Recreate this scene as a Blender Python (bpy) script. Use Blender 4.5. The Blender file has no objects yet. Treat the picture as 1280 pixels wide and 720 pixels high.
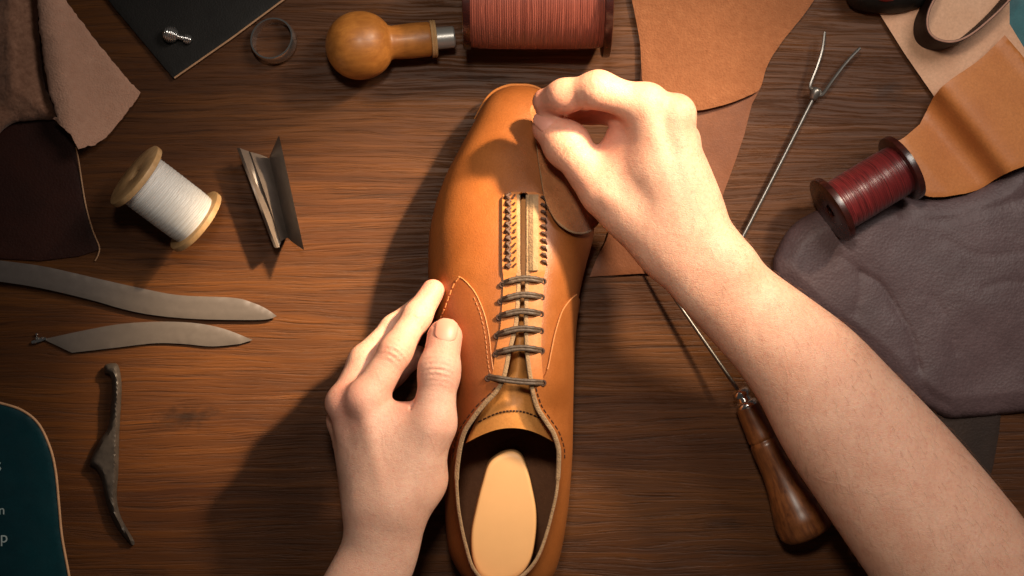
import bpy, bmesh, math, random
import numpy as np
from mathutils import Vector, Matrix
from mathutils.geometry import delaunay_2d_cdt

random.seed(7); RNG = np.random.default_rng(11)
H = 0.85                      # camera height over the table (m)
K = 0.62 / 1280               # metres per photo pixel on the table plane
SC = bpy.context.scene
COL = SC.collection

def P(px, py, z=0.0):
    s = K * (H - z) / H
    return Vector(((px - 640) * s, (360 - py) * s, z))

def Pn(a):
    a = np.asarray(a, float)
    s = K * (H - a[:, 2]) / H
    return np.stack([(a[:, 0] - 640) * s, (360 - a[:, 1]) * s, a[:, 2]], 1)

# ------------------------------------------------------------------ interpolation
def pchip(xs, ys):
    xs = np.asarray(xs, float); ys = np.asarray(ys, float)
    h = np.diff(xs); d = np.diff(ys) / h
    m = np.zeros_like(ys); m[0] = d[0]; m[-1] = d[-1]
    for i in range(1, len(xs) - 1):
        if d[i-1] * d[i] > 0:
            w1 = 2*h[i] + h[i-1]; w2 = h[i] + 2*h[i-1]
            m[i] = (w1 + w2) / (w1/d[i-1] + w2/d[i])
    def f(x):
        x = np.clip(x, xs[0], xs[-1])
        i = np.clip(np.searchsorted(xs, x) - 1, 0, len(h) - 1)
        t = (x - xs[i]) / h[i]
        return ((2*t**3 - 3*t**2 + 1)*ys[i] + (t**3 - 2*t**2 + t)*h[i]*m[i]
                + (-2*t**3 + 3*t**2)*ys[i+1] + (t**3 - t**2)*h[i]*m[i+1])
    return f

def catmull(pts, n=8, closed=False):
    pts = [np.asarray(p, float) for p in pts]
    out = []; N = len(pts)
    rng = range(N if closed else N - 1)
    for i in rng:
        if closed:
            p0, p1, p2, p3 = pts[i-1], pts[i], pts[(i+1) % N], pts[(i+2) % N]
        else:
            p0, p1, p2, p3 = pts[max(i-1, 0)], pts[i], pts[i+1], pts[min(i+2, N-1)]
        for j in range(n):
            t = j / n
            out.append(0.5*((2*p1) + (-p0+p2)*t + (2*p0-5*p1+4*p2-p3)*t*t + (-p0+3*p1-3*p2+p3)*t**3))
    if not closed: out.append(pts[-1])
    return out

# ------------------------------------------------------------------ object helpers
def link(o, parent=None):
    COL.objects.link(o)
    if parent is not None:
        o.parent = parent
        o.matrix_parent_inverse = Matrix.Translation(-parent.location)
    return o

def obj(name, verts, faces, mat, parent=None, smooth=True, sharp=None):
    me = bpy.data.meshes.new(name)
    me.from_pydata([tuple(v) for v in verts], [], [tuple(int(i) for i in f) for f in faces])
    me.validate(); me.update()
    bm = bmesh.new(); bm.from_mesh(me)
    bmesh.ops.recalc_face_normals(bm, faces=bm.faces)
    bm.to_mesh(me); bm.free()
    if smooth:
        me.polygons.foreach_set('use_smooth', [True]*len(me.polygons))
        if sharp: me.set_sharp_from_angle(angle=math.radians(sharp))
    if mat: me.materials.append(mat)
    return link(bpy.data.objects.new(name, me), parent)

def tag(o, label=None, cat=None, group=None, kind=None):
    if label: o['label'] = label
    if cat: o['category'] = cat
    if group: o['group'] = group
    if kind: o['kind'] = kind
    return o

def empty(name, loc):
    o = bpy.data.objects.new(name, None); o.location = loc; o.empty_display_size = .01
    COL.objects.link(o); return o

class MB:
    def __init__(s): s.v = []; s.f = []
    def add(s, v, f):
        b = len(s.v); s.v += [tuple(x) for x in v]; s.f += [tuple(int(i)+b for i in q) for q in f]
    def tube(s, pts, r, n=8, cap=True, flat=1.0, up=None):
        pts = [Vector(p) for p in pts]; m = len(pts)
        rs = r if hasattr(r, '__len__') else [r]*m
        V = []; F = []; prev = None
        for i, p in enumerate(pts):
            t = (pts[min(i+1, m-1)] - pts[max(i-1, 0)]).normalized()
            if up is not None: a = Vector(up)
            elif prev is None: a = Vector((0, 0, 1)) if abs(t.z) < .9 else Vector((1, 0, 0))
            else: a = prev
            a = (a - t*a.dot(t)).normalized(); b = t.cross(a); prev = a
            for j in range(n):
                q = 2*math.pi*j/n
                V.append(p + a*(rs[i]*flat*math.cos(q)) + b*(rs[i]*math.sin(q)))
        for i in range(m-1):
            for j in range(n):
                F.append((i*n+j, i*n+(j+1) % n, (i+1)*n+(j+1) % n, (i+1)*n+j))
        if cap:
            F.append(tuple(range(n-1, -1, -1))); F.append(tuple((m-1)*n+j for j in range(n)))
        s.add(V, F); return s
    def lathe(s, prof, origin, axis, n=48, close=True):
        """prof: list of (along, radius)"""
        ax = Vector(axis).normalized(); a = ax.orthogonal().normalized(); b = ax.cross(a); o = Vector(origin)
        V = []; F = []
        for (h, r) in prof:
            for j in range(n):
                q = 2*math.pi*j/n
                V.append(o + ax*h + a*(r*math.cos(q)) + b*(r*math.sin(q)))
        m = len(prof)
        for i in range(m-1):
            for j in range(n):
                F.append((i*n+j, i*n+(j+1) % n, (i+1)*n+(j+1) % n, (i+1)*n+j))
        if close:
            F.append(tuple(range(n-1, -1, -1))); F.append(tuple((m-1)*n+j for j in range(n)))
        s.add(V, F); return s
    def build(s, name, mat, parent=None, smooth=True, sharp=40):
        return obj(name, s.v, s.f, mat, parent, smooth, sharp)

def in_poly(pts, poly):
    x, y = pts[:, 0], pts[:, 1]; c = np.zeros(len(pts), bool); n = len(poly)
    for i in range(n):
        x1, y1 = poly[i]; x2, y2 = poly[i-1]
        cond = ((y1 > y) != (y2 > y))
        with np.errstate(divide='ignore', invalid='ignore'):
            xi = (x2-x1)*(y-y1)/(y2-y1+1e-12)+x1
        c ^= cond & (x < xi)
    return c

def dist_poly(pts, poly):
    d = np.full(len(pts), 1e9); n = len(poly)
    for i in range(n):
        a = np.array(poly[i-1]); b = np.array(poly[i]); ab = b-a
        t = np.clip(((pts-a)@ab)/(ab@ab+1e-12), 0, 1)
        d = np.minimum(d, np.linalg.norm(pts-(a+t[:, None]*ab), axis=1))
    return d

def resample(poly, step):
    out = []
    for i in range(len(poly)):
        a = np.array(poly[i], float); b = np.array(poly[(i+1) % len(poly)], float)
        n = max(1, int(np.linalg.norm(b-a)/step))
        for j in range(n): out.append(a+(b-a)*j/n)
    return out

def sheet_data(outline, zf, thick, step=6.0, rough=0.0, edge_round=0.0):
    """outline in photo pixels; zf(x,y,d) -> z of the underside in m (arrays)."""
    pl = resample(outline, step)
    if rough:
        pl = [p + RNG.normal(0, rough, 2) for p in pl]
    poly = [tuple(p) for p in pl]
    A = np.array(poly); lo = A.min(0); hi = A.max(0)
    gx, gy = np.meshgrid(np.arange(lo[0], hi[0], step), np.arange(lo[1], hi[1], step))
    g = np.stack([gx.ravel(), gy.ravel()], 1)
    g[:, 0] += (np.round((g[:, 1]-lo[1])/step) % 2)*step*.5
    g += RNG.uniform(-.12, .12, g.shape)*step
    g = g[in_poly(g, poly)]; g = g[dist_poly(g, poly) > step*.55]
    vs = [Vector(p) for p in poly] + [Vector(p) for p in g]
    n = len(poly)
    res = delaunay_2d_cdt(vs, [(i, (i+1) % n) for i in range(n)], [list(range(n))], 1, 1e-5)
    V = np.array([tuple(v) for v in res[0]]); T = [tuple(f) for f in res[2]]
    d = dist_poly(V, poly)
    z0 = zf(V[:, 0], V[:, 1], d)
    top = z0 + thick
    if edge_round: top = top - edge_round*np.exp(-(d/ (edge_round/K*1.2))**2)
    N = len(V)
    VV = np.concatenate([Pn(np.c_[V, top]), Pn(np.c_[V, z0])])
    cnt = {}
    for t in T:
        for a, b in ((t[0], t[1]), (t[1], t[2]), (t[2], t[0])): cnt[(a, b)] = 1
    F = list(T) + [tuple(i+N for i in reversed(t)) for t in T]
    for (a, b) in cnt:
        if (b, a) not in cnt: F.append((a, a+N, b+N, b))
    return VV, F

def sheet(name, outline, zf, thick, mat, parent=None, step=6.0, rough=0.0, edge_round=0.0, sharp=50):
    V, F = sheet_data(outline, zf, thick, step, rough, edge_round)
    return obj(name, V, F, mat, parent, True, sharp)

def vnoise(x, y, seed, scale):
    """smooth value noise for displacing sheets; x,y arrays in px"""
    r = np.random.default_rng(seed); G = r.uniform(-1, 1, (64, 64))
    u = np.asarray(x)/scale; v = np.asarray(y)/scale
    i = np.floor(u).astype(int); j = np.floor(v).astype(int); fu = u-i; fv = v-j
    fu = fu*fu*(3-2*fu); fv = fv*fv*(3-2*fv)
    g = lambda a, b: G[a % 64, b % 64]
    return (g(i, j)*(1-fu)+g(i+1, j)*fu)*(1-fv) + (g(i, j+1)*(1-fu)+g(i+1, j+1)*fu)*fv

# ------------------------------------------------------------------ materials
def srgb(r, g, b):
    f = lambda c: (c/255/12.92) if c/255 <= .04045 else ((c/255+.055)/1.055)**2.4
    return (f(r), f(g), f(b), 1)

class NT:
    def __init__(s, name):
        s.m = bpy.data.materials.new(name); s.m.use_nodes = True
        s.t = s.m.node_tree; s.b = s.t.nodes['Principled BSDF']
        s.co = s.t.nodes.new('ShaderNodeTexCoord').outputs['Object']
    def n(s, typ, **kw):
        x = s.t.nodes.new(typ)
        for k, v in kw.items(): setattr(x, k, v)
        return x
    def l(s, a, b): s.t.links.new(a, b)
    def map(s, scale=(1, 1, 1), rot=(0, 0, 0), loc=(0, 0, 0), src=None):
        m = s.n('ShaderNodeMapping'); m.inputs['Scale'].default_value = scale
        m.inputs['Rotation'].default_value = rot; m.inputs['Location'].default_value = loc
        s.l(src or s.co, m.inputs['Vector']); return m.outputs['Vector']
    def noise(s, vec, scale, detail=4, rough=.55, dist=0.0):
        x = s.n('ShaderNodeTexNoise'); s.l(vec, x.inputs['Vector'])
        x.inputs['Scale'].default_value = scale; x.inputs['Detail'].default_value = detail
        x.inputs['Roughness'].default_value = rough; x.inputs['Distortion'].default_value = dist
        return x.outputs['Fac']
    def vor(s, vec, scale, feature='F1'):
        x = s.n('ShaderNodeTexVoronoi', feature=feature); s.l(vec, x.inputs['Vector'])
        x.inputs['Scale'].default_value = scale; return x.outputs['Distance']
    def ramp(s, fac, stops):
        x = s.n('ShaderNodeValToRGB'); s.l(fac, x.inputs['Fac']); e = x.color_ramp.elements
        while len(e) < len(stops): e.new(.5)
        for q, (p, c) in zip(e, stops):
            q.position = p; q.color = c if hasattr(c, '__len__') else (c, c, c, 1)
        return x.outputs['Color']
    def mix(s, fac, a, b, mode='MIX'):
        x = s.n('ShaderNodeMix', data_type='RGBA', blend_type=mode)
        for sock, v in ((x.inputs['Factor'], fac), (x.inputs[6], a), (x.inputs[7], b)):
            if hasattr(v, 'is_linked'): s.l(v, sock)
            else: sock.default_value = v
        return x.outputs[2]
    def math(s, op, a, b=0.0):
        x = s.n('ShaderNodeMath', operation=op)
        for sock, v in ((x.inputs[0], a), (x.inputs[1], b)):
            if hasattr(v, 'is_linked'): s.l(v, sock)
            else: sock.default_value = v
        return x.outputs[0]
    def bump(s, h, strength=.3, dist=.001, prev=None):
        x = s.n('ShaderNodeBump'); x.inputs['Strength'].default_value = strength
        x.inputs['Distance'].default_value = dist; s.l(h, x.inputs['Height'])
        if prev: s.l(prev, x.inputs['Normal'])
        return x.outputs['Normal']
    def set(s, **kw):
        for k, v in kw.items():
            sock = s.b.inputs[k.replace('_', ' ')]
            if hasattr(v, 'is_linked'): s.l(v, sock)
            else: sock.default_value = v
        return s.m

def leather(name, c1, c2, rough=.5, grain=900, gs=.25, spec=.4, blotch=30, streak=None):
    t = NT(name)
    n1 = t.noise(t.co, blotch, 5, .6)
    f = t.ramp(n1, [(.32, 0.0), (.7, 1.0)])
    col = t.mix(f, c1, c2)
    fine = t.noise(t.co, grain*.7, 3, .7)
    col = t.mix(t.ramp(fine, [(.3, .35), (.65, 0.0)]), col, tuple(x*.55 for x in c1[:3])+(1,))
    v = t.vor(t.co, grain); nn = t.noise(t.co, grain*.25, 6, .65)
    h = t.math('ADD', t.math('MULTIPLY', v, .6), nn)
    nb = t.bump(h, gs, .0006)
    r = t.math('ADD', t.math('MULTIPLY', t.noise(t.co, 90, 4), .25), rough-.12)
    return t.set(Base_Color=col, Roughness=r, Normal=nb, Specular_IOR_Level=spec)

def suede(name, c1, c2, grain=1400):
    t = NT(name)
    f = t.noise(t.co, 260, 8, .75)
    f2 = t.noise(t.co, 28, 3)
    col = t.mix(t.ramp(f, [(.3, 0.0), (.7, 1.0)]), c1, c2)
    col = t.mix(t.ramp(f2, [(.35, .35), (.7, 0.0)]), col, tuple(x*.6 for x in c1[:3])+(1,))
    h = t.math('ADD', t.noise(t.co, 420, 8, .8), t.math('MULTIPLY', t.vor(t.co, grain*.6), .5))
    return t.set(Base_Color=col, Roughness=.92, Normal=t.bump(h, .6, .0012), Specular_IOR_Level=.15,
                 Sheen_Weight=.2)

def metal(name, c, rough=.3, aniso=False):
    t = NT(name)
    sc = t.noise(t.map((900, 60, 900)), 1, 4, .7)
    bl = t.noise(t.co, 120, 5, .6)
    col = t.mix(t.ramp(bl, [(.35, 0.0), (.7, 1.0)]), tuple(x*.6 for x in c[:3])+(1,), c)
    r = t.math('ADD', t.math('MULTIPLY', sc, .2), rough-.1)
    return t.set(Base_Color=col, Metallic=1.0, Roughness=r, Normal=t.bump(sc, .08, .0004))

def wood_small(name, c1, c2, rough=.35, along=(1, 0, 0), coat=.2, stretch=9):
    t = NT(name)
    ax = Vector(along).normalized(); q = ax.rotation_difference(Vector((1, 0, 0))).to_euler()
    v = t.map((1, 1, 1), (q.x, q.y, q.z))
    v2 = t.map((60, 60*stretch, 60*stretch), src=v)
    n = t.noise(v2, 1, 6, .65, .6)
    n2 = t.noise(t.co, 45, 4, .6)
    col = t.mix(t.ramp(n, [(.34, 0.0), (.66, 1.0)]), c1, c2)
    col = t.mix(t.ramp(n2, [(.4, .5), (.62, 0.0)]), col, tuple(x*.45 for x in c1[:3])+(1,))
    r = t.math('ADD', t.math('MULTIPLY', n2, .25), rough-.1)
    return t.set(Base_Color=col, Roughness=r, Normal=t.bump(n, .15, .0005), Coat_Weight=coat, Coat_Roughness=.25)

def thread_mat(name, c1, c2, axis, pitch=.0009, rough=.45):
    """wound thread: fine turns across the spool axis plus broken light strands"""
    t = NT(name)
    ax = Vector(axis).normalized()
    d = t.n('ShaderNodeVectorMath', operation='DOT_PRODUCT'); t.l(t.co, d.inputs[0]); d.inputs[1].default_value = ax
    wob = t.noise(t.co, 60, 3)
    u = t.math('ADD', d.outputs['Value'], t.math('MULTIPLY', wob, .0012))
    saw = t.math('SINE', t.math('MULTIPLY', u, 2*math.pi/pitch))
    comb = t.n('ShaderNodeCombineXYZ'); t.l(t.math('MULTIPLY', u, 1400.0), comb.inputs[0])
    t.l(t.math('MULTIPLY', t.noise(t.co, 30, 2), 4.0), comb.inputs[1])
    n = t.noise(comb.outputs[0], 1, 3, .6)
    col = t.mix(t.ramp(n, [(.36, 0.0), (.62, 1.0)]), c1, c2)
    col = t.mix(t.math('MULTIPLY', t.math('ADD', saw, 1.0), .09), col, tuple(x*.4 for x in c1[:3])+(1,))
    h = t.math('ADD', t.math('MULTIPLY', saw, .5), n)
    return t.set(Base_Color=col, Roughness=rough, Normal=t.bump(h, .4, .0005), Specular_IOR_Level=.5,
                 Sheen_Weight=.04)

def plain(name, c, rough=.5, metallic=0.0, var=.15, bs=300, bump=.1, spec=.5):
    t = NT(name)
    n = t.noise(t.co, bs, 5, .6)
    col = t.mix(t.ramp(n, [(.3, 0.0), (.7, 1.0)]), tuple(x*(1-var) for x in c[:3])+(1,), tuple(min(1, x*(1+var)) for x in c[:3])+(1,))
    return t.set(Base_Color=col, Roughness=rough, Metallic=metallic, Normal=t.bump(n, bump, .0005), Specular_IOR_Level=spec)

def table_mat():
    t = NT('table_wood')
    warp = t.noise(t.map((5, 22, 1)), 1, 3, .5)                      # slow waviness of the grain
    cmb = t.n('ShaderNodeCombineXYZ'); t.l(t.math('MULTIPLY', warp, .02), cmb.inputs[1])
    add = t.n('ShaderNodeVectorMath', operation='ADD'); t.l(t.co, add.inputs[0]); t.l(cmb.outputs[0], add.inputs[1])
    co = add.outputs[0]
    broad = t.noise(t.map((2.6, 17, 1), src=co), 1, 4, .6, .4)
    grain = t.noise(t.map((8, 260, 1), src=co), 1, 4, .6, .5)
    pores = t.noise(t.map((17, 640, 1), loc=(3, 1, 0), src=co), 1, 4, .65, .3)
    hair = t.noise(t.map((34, 1500, 1), loc=(7, 2, 0), src=co), 1, 2, .6)
    c = t.ramp(broad, [(.28, srgb(64, 33, 13)), (.5, srgb(86, 49, 20)), (.74, srgb(110, 66, 27))])
    c = t.mix(t.ramp(grain, [(.28, .5), (.55, 0.0)]), c, srgb(52, 29, 16))
    c = t.mix(t.ramp(grain, [(.54, 0.0), (.74, .35)]), c, srgb(128, 78, 36))
    c = t.mix(t.ramp(pores, [(.32, .55), (.45, 0.0)]), c, srgb(34, 19, 11))
    c = t.mix(t.ramp(hair, [(.35, .3), (.5, 0.0)]), c, srgb(44, 25, 14))
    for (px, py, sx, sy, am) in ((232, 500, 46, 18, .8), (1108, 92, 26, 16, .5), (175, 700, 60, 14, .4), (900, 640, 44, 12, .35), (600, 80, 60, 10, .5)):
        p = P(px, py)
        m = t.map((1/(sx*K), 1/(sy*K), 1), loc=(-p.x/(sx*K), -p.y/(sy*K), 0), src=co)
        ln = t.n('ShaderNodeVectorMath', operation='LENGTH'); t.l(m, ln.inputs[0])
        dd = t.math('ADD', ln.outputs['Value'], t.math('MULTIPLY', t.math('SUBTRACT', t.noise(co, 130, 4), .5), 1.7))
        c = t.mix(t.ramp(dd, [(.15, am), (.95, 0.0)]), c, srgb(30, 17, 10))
    h = t.math('ADD', t.math('MULTIPLY', grain, .8), t.math('MULTIPLY', t.ramp(pores, [(.3, 0.0), (.5, 1.0)]), .8))
    r = t.math('ADD', t.math('MULTIPLY', t.math('SUBTRACT', 1.0, grain), .35), .34)
    return t.set(Base_Color=c, Roughness=r, Normal=t.bump(h, .42, .0011), Specular_IOR_Level=.24)

def skin_mat(name, base, red, pale):
    t = NT(name)
    at = t.n('ShaderNodeAttribute', attribute_name='flush').outputs['Fac']
    n = t.noise(t.co, 60, 5, .6); n2 = t.noise(t.co, 500, 4, .6)
    c = t.mix(t.ramp(n, [(.35, 0.0), (.7, 1.0)]), base, pale)
    c = t.mix(t.math('MULTIPLY', at, t.math('ADD', .55, t.math('MULTIPLY', n, .6))), c, red)
    c = t.mix(t.ramp(n2, [(.3, .3), (.55, 0.0)]), c, red)
    ln = t.noise(t.map((420, 900, 420), (0, 0, .6)), 1, 4, .6)
    vn = t.noise(t.map((1, .55, 1), (0, 0, -.5)), 46, 1, .4, .6)
    vein = t.ramp(vn, [(.44, 0.0), (.5, 1.0), (.56, 0.0)])
    c = t.mix(t.math('MULTIPLY', vein, .05), c, srgb(150, 120, 110))
    sp = t.vor(t.co, 170); c = t.mix(t.ramp(sp, [(.06, .35), (.16, 0.0)]), c, red)
    cr = t.vor(t.map((1, 1.7, 1), (0, 0, .5)), 620, 'DISTANCE_TO_EDGE')
    h = t.math('ADD', t.math('MULTIPLY', t.ramp(cr, [(0.0, 0.0), (.12, 1.0)]), .35), t.math('ADD', t.math('MULTIPLY', ln, .7), t.math('MULTIPLY', n, 1.3)))
    nb = t.bump(h, .34, .0008)
    nb = t.bump(vein, .13, .0007, nb)
    return t.set(Base_Color=c, Roughness=t.math('ADD', .42, t.math('MULTIPLY', n2, .22)), Normal=nb,
                 Subsurface_Weight=.22, Subsurface_Radius=(1.0, .38, .2), Subsurface_Scale=.003, Specular_IOR_Level=.4)

M = {}
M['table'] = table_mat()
M['shoe'] = leather('shoe_leather', srgb(146, 82, 36), srgb(166, 98, 47), .42, 1300, .2, .45, 22)
M['quarter'] = leather('quarter_leather', srgb(142, 75, 36), srgb(162, 92, 46), .5, 1300, .12, .4, 22)
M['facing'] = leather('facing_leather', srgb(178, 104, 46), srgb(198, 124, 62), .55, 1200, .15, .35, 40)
M['cream'] = suede('raw_leather_edge', srgb(152, 118, 84), srgb(188, 154, 116), 1600)
M['tongue'] = leather('tongue_leather', srgb(224, 146, 72), srgb(234, 162, 88), .5, 1000, .14, .4, 60)
M['lining'] = leather('lining_leather', srgb(98, 62, 40), srgb(116, 76, 50), .7, 900, .2, .2)
M['sole'] = leather('sole_leather', srgb(92, 54, 28), srgb(110, 66, 36), .6, 900, .2, .3)
M['lace'] = plain('waxed_lace', srgb(84, 67, 53), .6, 0, .35, 900, .5)
M['stitch'] = plain('dark_stitch_thread', srgb(70, 42, 26), .6, 0, .3, 900, .4)
M['stitch_l'] = plain('pale_stitch_thread', srgb(196, 128, 76), .6, 0, .2, 900, .4)
M['last'] = plain('pale_last_wood', srgb(232, 176, 116), .5, 0, .035, 40, .05)
M['flap'] = suede('flap_flesh_side', srgb(158, 98, 58), srgb(184, 122, 78))
M['skin_r'] = skin_mat('skin_tanned', srgb(218, 164, 136), srgb(202, 118, 98), srgb(228, 180, 152))
M['skin_l'] = skin_mat('skin_fair', srgb(218, 168, 144), srgb(206, 124, 108), srgb(228, 184, 160))
M['hair'] = plain('fine_body_hair', srgb(140, 96, 66), .6)
M['nail'] = plain('fingernail_keratin', srgb(206, 140, 120), .46, 0, .05, 200, .05)
M['steel'] = plain('steel', (.22, .205, .19, 1), .34, .8, .12, 150, .03)
M['bright'] = plain('polished_steel', (.82, .80, .78, 1), .2, 1.0, .05, 120, .02)
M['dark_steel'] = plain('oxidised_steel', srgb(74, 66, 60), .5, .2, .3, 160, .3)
M['alu'] = plain('satin_aluminium', (.50, .49, .47, 1), .36, .55, .06, 200, .03)
M['chrome'] = plain('chrome_ring', (.80, .78, .75, 1), .16, .95, .03, 60, .0)
M['blade'] = plain('brushed_blade', srgb(120, 110, 104), .36, .5, .06, 200, .06)
M['ball_wood'] = wood_small('honey_wood', srgb(172, 104, 42), srgb(204, 132, 58), .46, (1, 0.1, 0), .1, 4)
M['awl_wood'] = wood_small('walnut_handle', srgb(104, 58, 31), srgb(160, 98, 52), .34, (.43, -.9, 0), .4, 6)
M['mahogany'] = wood_small('dark_mahogany', srgb(38, 13, 10), srgb(62, 24, 18), .25, (1, 0, 0), .5, 4)
M['bobbin_wood'] = wood_small('birch_wood', srgb(206, 160, 106), srgb(226, 184, 132), .5, (0, 1, .4), .05, 4)
M['suede_b'] = suede('pink_beige_suede', srgb(198, 148, 122), srgb(216, 168, 142))
M['suede_d'] = suede('brown_grained_suede', srgb(122, 82, 62), srgb(176, 130, 104), 700)
M['maroon'] = leather('maroon_leather', srgb(46, 19, 12), srgb(58, 25, 15), .6, 700, .3, .3)
M['black'] = leather('black_leather_board', srgb(20, 17, 14), srgb(27, 23, 19), .62, 900, .2, .35)
M['tan'] = suede('tan_split_leather', srgb(150, 92, 58), srgb(172, 112, 74), 1200)
M['tan_d'] = leather('russet_leather', srgb(116, 68, 42), srgb(134, 82, 53), .6, 1000, .2, .3)
M['strip'] = leather('natural_strip_leather', srgb(208, 158, 124), srgb(222, 176, 142), .6, 900, .15, .3)
M['ribbon'] = leather('caramel_ribbon_leather', srgb(184, 110, 56), srgb(202, 128, 70), .48, 1000, .12, .4)
M['mauve'] = leather('mauve_leather', srgb(87, 68, 69), srgb(106, 85, 86), .54, 620, .5, .4, 24)
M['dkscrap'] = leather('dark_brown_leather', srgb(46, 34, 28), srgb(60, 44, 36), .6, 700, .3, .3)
M['strap'] = leather('dark_strap_leather', srgb(34, 18, 15), srgb(46, 25, 20), .6, 800, .2, .15)
M['teal'] = leather('teal_board', srgb(3, 46, 54), srgb(6, 58, 66), .4, 1100, .06, .5)
M['teal_rim'] = plain('board_cut_edge', srgb(196, 150, 112), .6)
M['teal_b'] = leather('teal_sheet', srgb(16, 84, 90), srgb(22, 98, 104), .5, 1100, .1)
M['white_ink'] = plain('white_ink', srgb(170, 186, 186), .6)
M['thread_w'] = plain('pale_cotton', srgb(196, 150, 112), .7)
M['red_scrap'] = leather('dark_red_scrap', srgb(120, 24, 20), srgb(140, 34, 28), .5)

# ================================================================== TABLE
def build_table():
    n = 2
    hw, hh, t = .75, .5, .035
    v = [(-hw, -hh, 0), (hw, -hh, 0), (hw, hh, 0), (-hw, hh, 0), (-hw, -hh, -t), (hw, -hh, -t), (hw, hh, -t), (-hw, hh, -t)]
    f = [(0, 1, 2, 3), (7, 6, 5, 4), (0, 4, 5, 1), (1, 5, 6, 2), (2, 6, 7, 3), (3, 7, 4, 0)]
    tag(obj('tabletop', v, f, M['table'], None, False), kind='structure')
build_table()

# ================================================================== SHOE
Y0, Y1 = 107.0, 750.0
def tau(y): return np.arccos(np.clip(1-2*(np.asarray(y, float)-Y0)/(Y1-Y0), -1, 1))/math.pi
def curve(pts, warp=True):
    pts = sorted(pts); ys = [p[0] for p in pts]; xs = [p[1] for p in pts]
    if warp:
        f = pchip(tau(ys), xs); return lambda y: f(tau(y))
    return pchip(ys, xs)
outL = curve([(107, 648), (110, 630), (118, 615), (130, 605), (150, 594), (185, 575), (220, 557), (260, 543), (300, 536), (340, 535),
              (380, 539), (420, 547), (470, 559), (530, 563), (580, 562), (630, 559), (680, 562), (715, 577), (738, 600), (750, 630)])
outR = curve([(107, 648), (110, 668), (118, 682), (130, 693), (150, 707), (185, 725), (220, 738), (260, 745), (300, 741), (330, 733),
              (360, 726), (400, 719), (440, 716), (500, 714), (560, 713), (620, 709), (660, 704), (700, 696), (722, 687), (740, 665), (750, 630)])
ridge = curve([(107, 648), (180, 653), (241, 654.5), (300, 654.5), (500, 645), (735, 618), (750, 630)], False)
_gL = curve([(241, 654.4), (244, 647.5), (330, 647.5), (350, 648.6), (400, 646), (440, 637), (475, 629), (490, 620), (505, 606), (520, 594), (543, 580),
             (570, 574), (597, 571.5), (627, 573), (660, 578), (685, 584), (705, 590), (718, 598), (727, 609), (732, 620)], False)
_gR = curve([(241, 654.6), (244, 660.5), (330, 660.5), (350, 658.6), (400, 657), (440, 658.5), (475, 663), (507, 670), (527, 682), (543, 692),
             (567, 698), (607, 696), (647, 688), (675, 680), (697, 671), (712, 660), (724, 645), (732, 620)], False)
zg = curve([(107, .0205), (109, .025), (114, .031), (125, .037), (150, .044), (200, .053), (243, .060), (350, .073), (475, .086), (510, .083),
            (543, .077), (600, .067), (660, .064), (700, .066), (732, .070), (740, .062), (750, .031)])
zmid = curve([(107, .019), (300, .023), (450, .028), (650, .031), (750, .030)], False)
mouth = curve([(107, 0), (470, 0), (560, 1), (750, 1)], False)
def edge_x(side, y):
    if y <= 241 or y >= 732: return float(ridge(y)) if y <= 241 else float(620 + (y-732)/(18)*10)
    return float(_gL(y) if side < 0 else _gR(y))
def shape_x(side, y):
    """where the closed cross-section of the upper would meet its partner"""
    k = min(1, max(0, (y-262)/190)); k = k*k*(3-2*k)
    return float(ridge(y))*(1-k)+edge_x(side, y)*k
_TM = {}
def tmax(side, y):
    key_ = (side, round(float(y), 2))
    if key_ not in _TM:
        xe = edge_x(side, y); xs = shape_x(side, y)
        if y <= 241 or abs(xe-xs) < 1e-6: _TM[key_] = 1.0
        else:
            xo = float(outL(y) if side < 0 else outR(y)); m = float(mouth(y))
            x2 = xs+(xo-xs)*(.62*(1-m)+.15*m); lo, hi = 0.0, 1.0
            for _ in range(26):
                t = (lo+hi)/2; x = (1-t)**3*xo+3*t*(1-t)**2*xo+3*t*t*(1-t)*x2+t**3*xs
                if (x < xe) if side < 0 else (x > xe): lo = t
                else: hi = t
            _TM[key_] = lo
    return _TM[key_]
def S(side, y, s, off=0.0):
    """shoe surface: side -1/+1, y photo row, s 0..1 from sole to top edge -> (px, py, z)"""
    xo = float(outL(y) if side < 0 else outR(y)); xg = edge_x(side, y)
    zm = float(zmid(y)); ze = max(float(zg(y)), zm+.0008); m = float(mouth(y)); zb = .009
    if s < .22:
        t = s/.22
        a = (1-t)**2
        return (xo + (642-xo)*.10*a, y + (430-y)*.022*a, zb + (zm-zb)*t)
    t = (s-.22)/.78*tmax(side, y)
    xg = shape_x(side, y)
    p0 = (xo, zm); p3 = (xg, ze)
    p1 = (xo, zm + (ze-zm)*(.62))
    p2 = (xg + (xo-xg)*(.62*(1-m)+.15*m), ze - (ze-zm)*(.02*(1-m)+.45*m))
    b = [(1-t)**3, 3*t*(1-t)**2, 3*t*t*(1-t), t**3]
    return (sum(w*p[0] for w, p in zip(b, (p0, p1, p2, p3))), y, sum(w*p[1] for w, p in zip(b, (p0, p1, p2, p3))))
def SP(side, y, s, off=0.0):
    p = Vector(P(*S(side, y, s)))
    if off:
        e = .02; dy = 2.0
        a = P(*S(side, y, min(s+e, 1))) - P(*S(side, y, max(s-e, 0)))
        b = P(*S(side, min(y+dy, Y1), s)) - P(*S(side, max(y-dy, Y0), s))
        n = a.cross(b)
        if n.length > 1e-12:
            n.normalize()
            if n.dot(p - P(642, y, .02)) < 0: n = -n
            p += n*off
    return p
def s_at_x(side, y, px):
    lo, hi = .22, 1.0
    for _ in range(30):
        mid = (lo+hi)/2; x = S(side, y, mid)[0]
        if (x < px) if side < 0 else (x > px): lo = mid
        else: hi = mid
    return (lo+hi)/2
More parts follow.
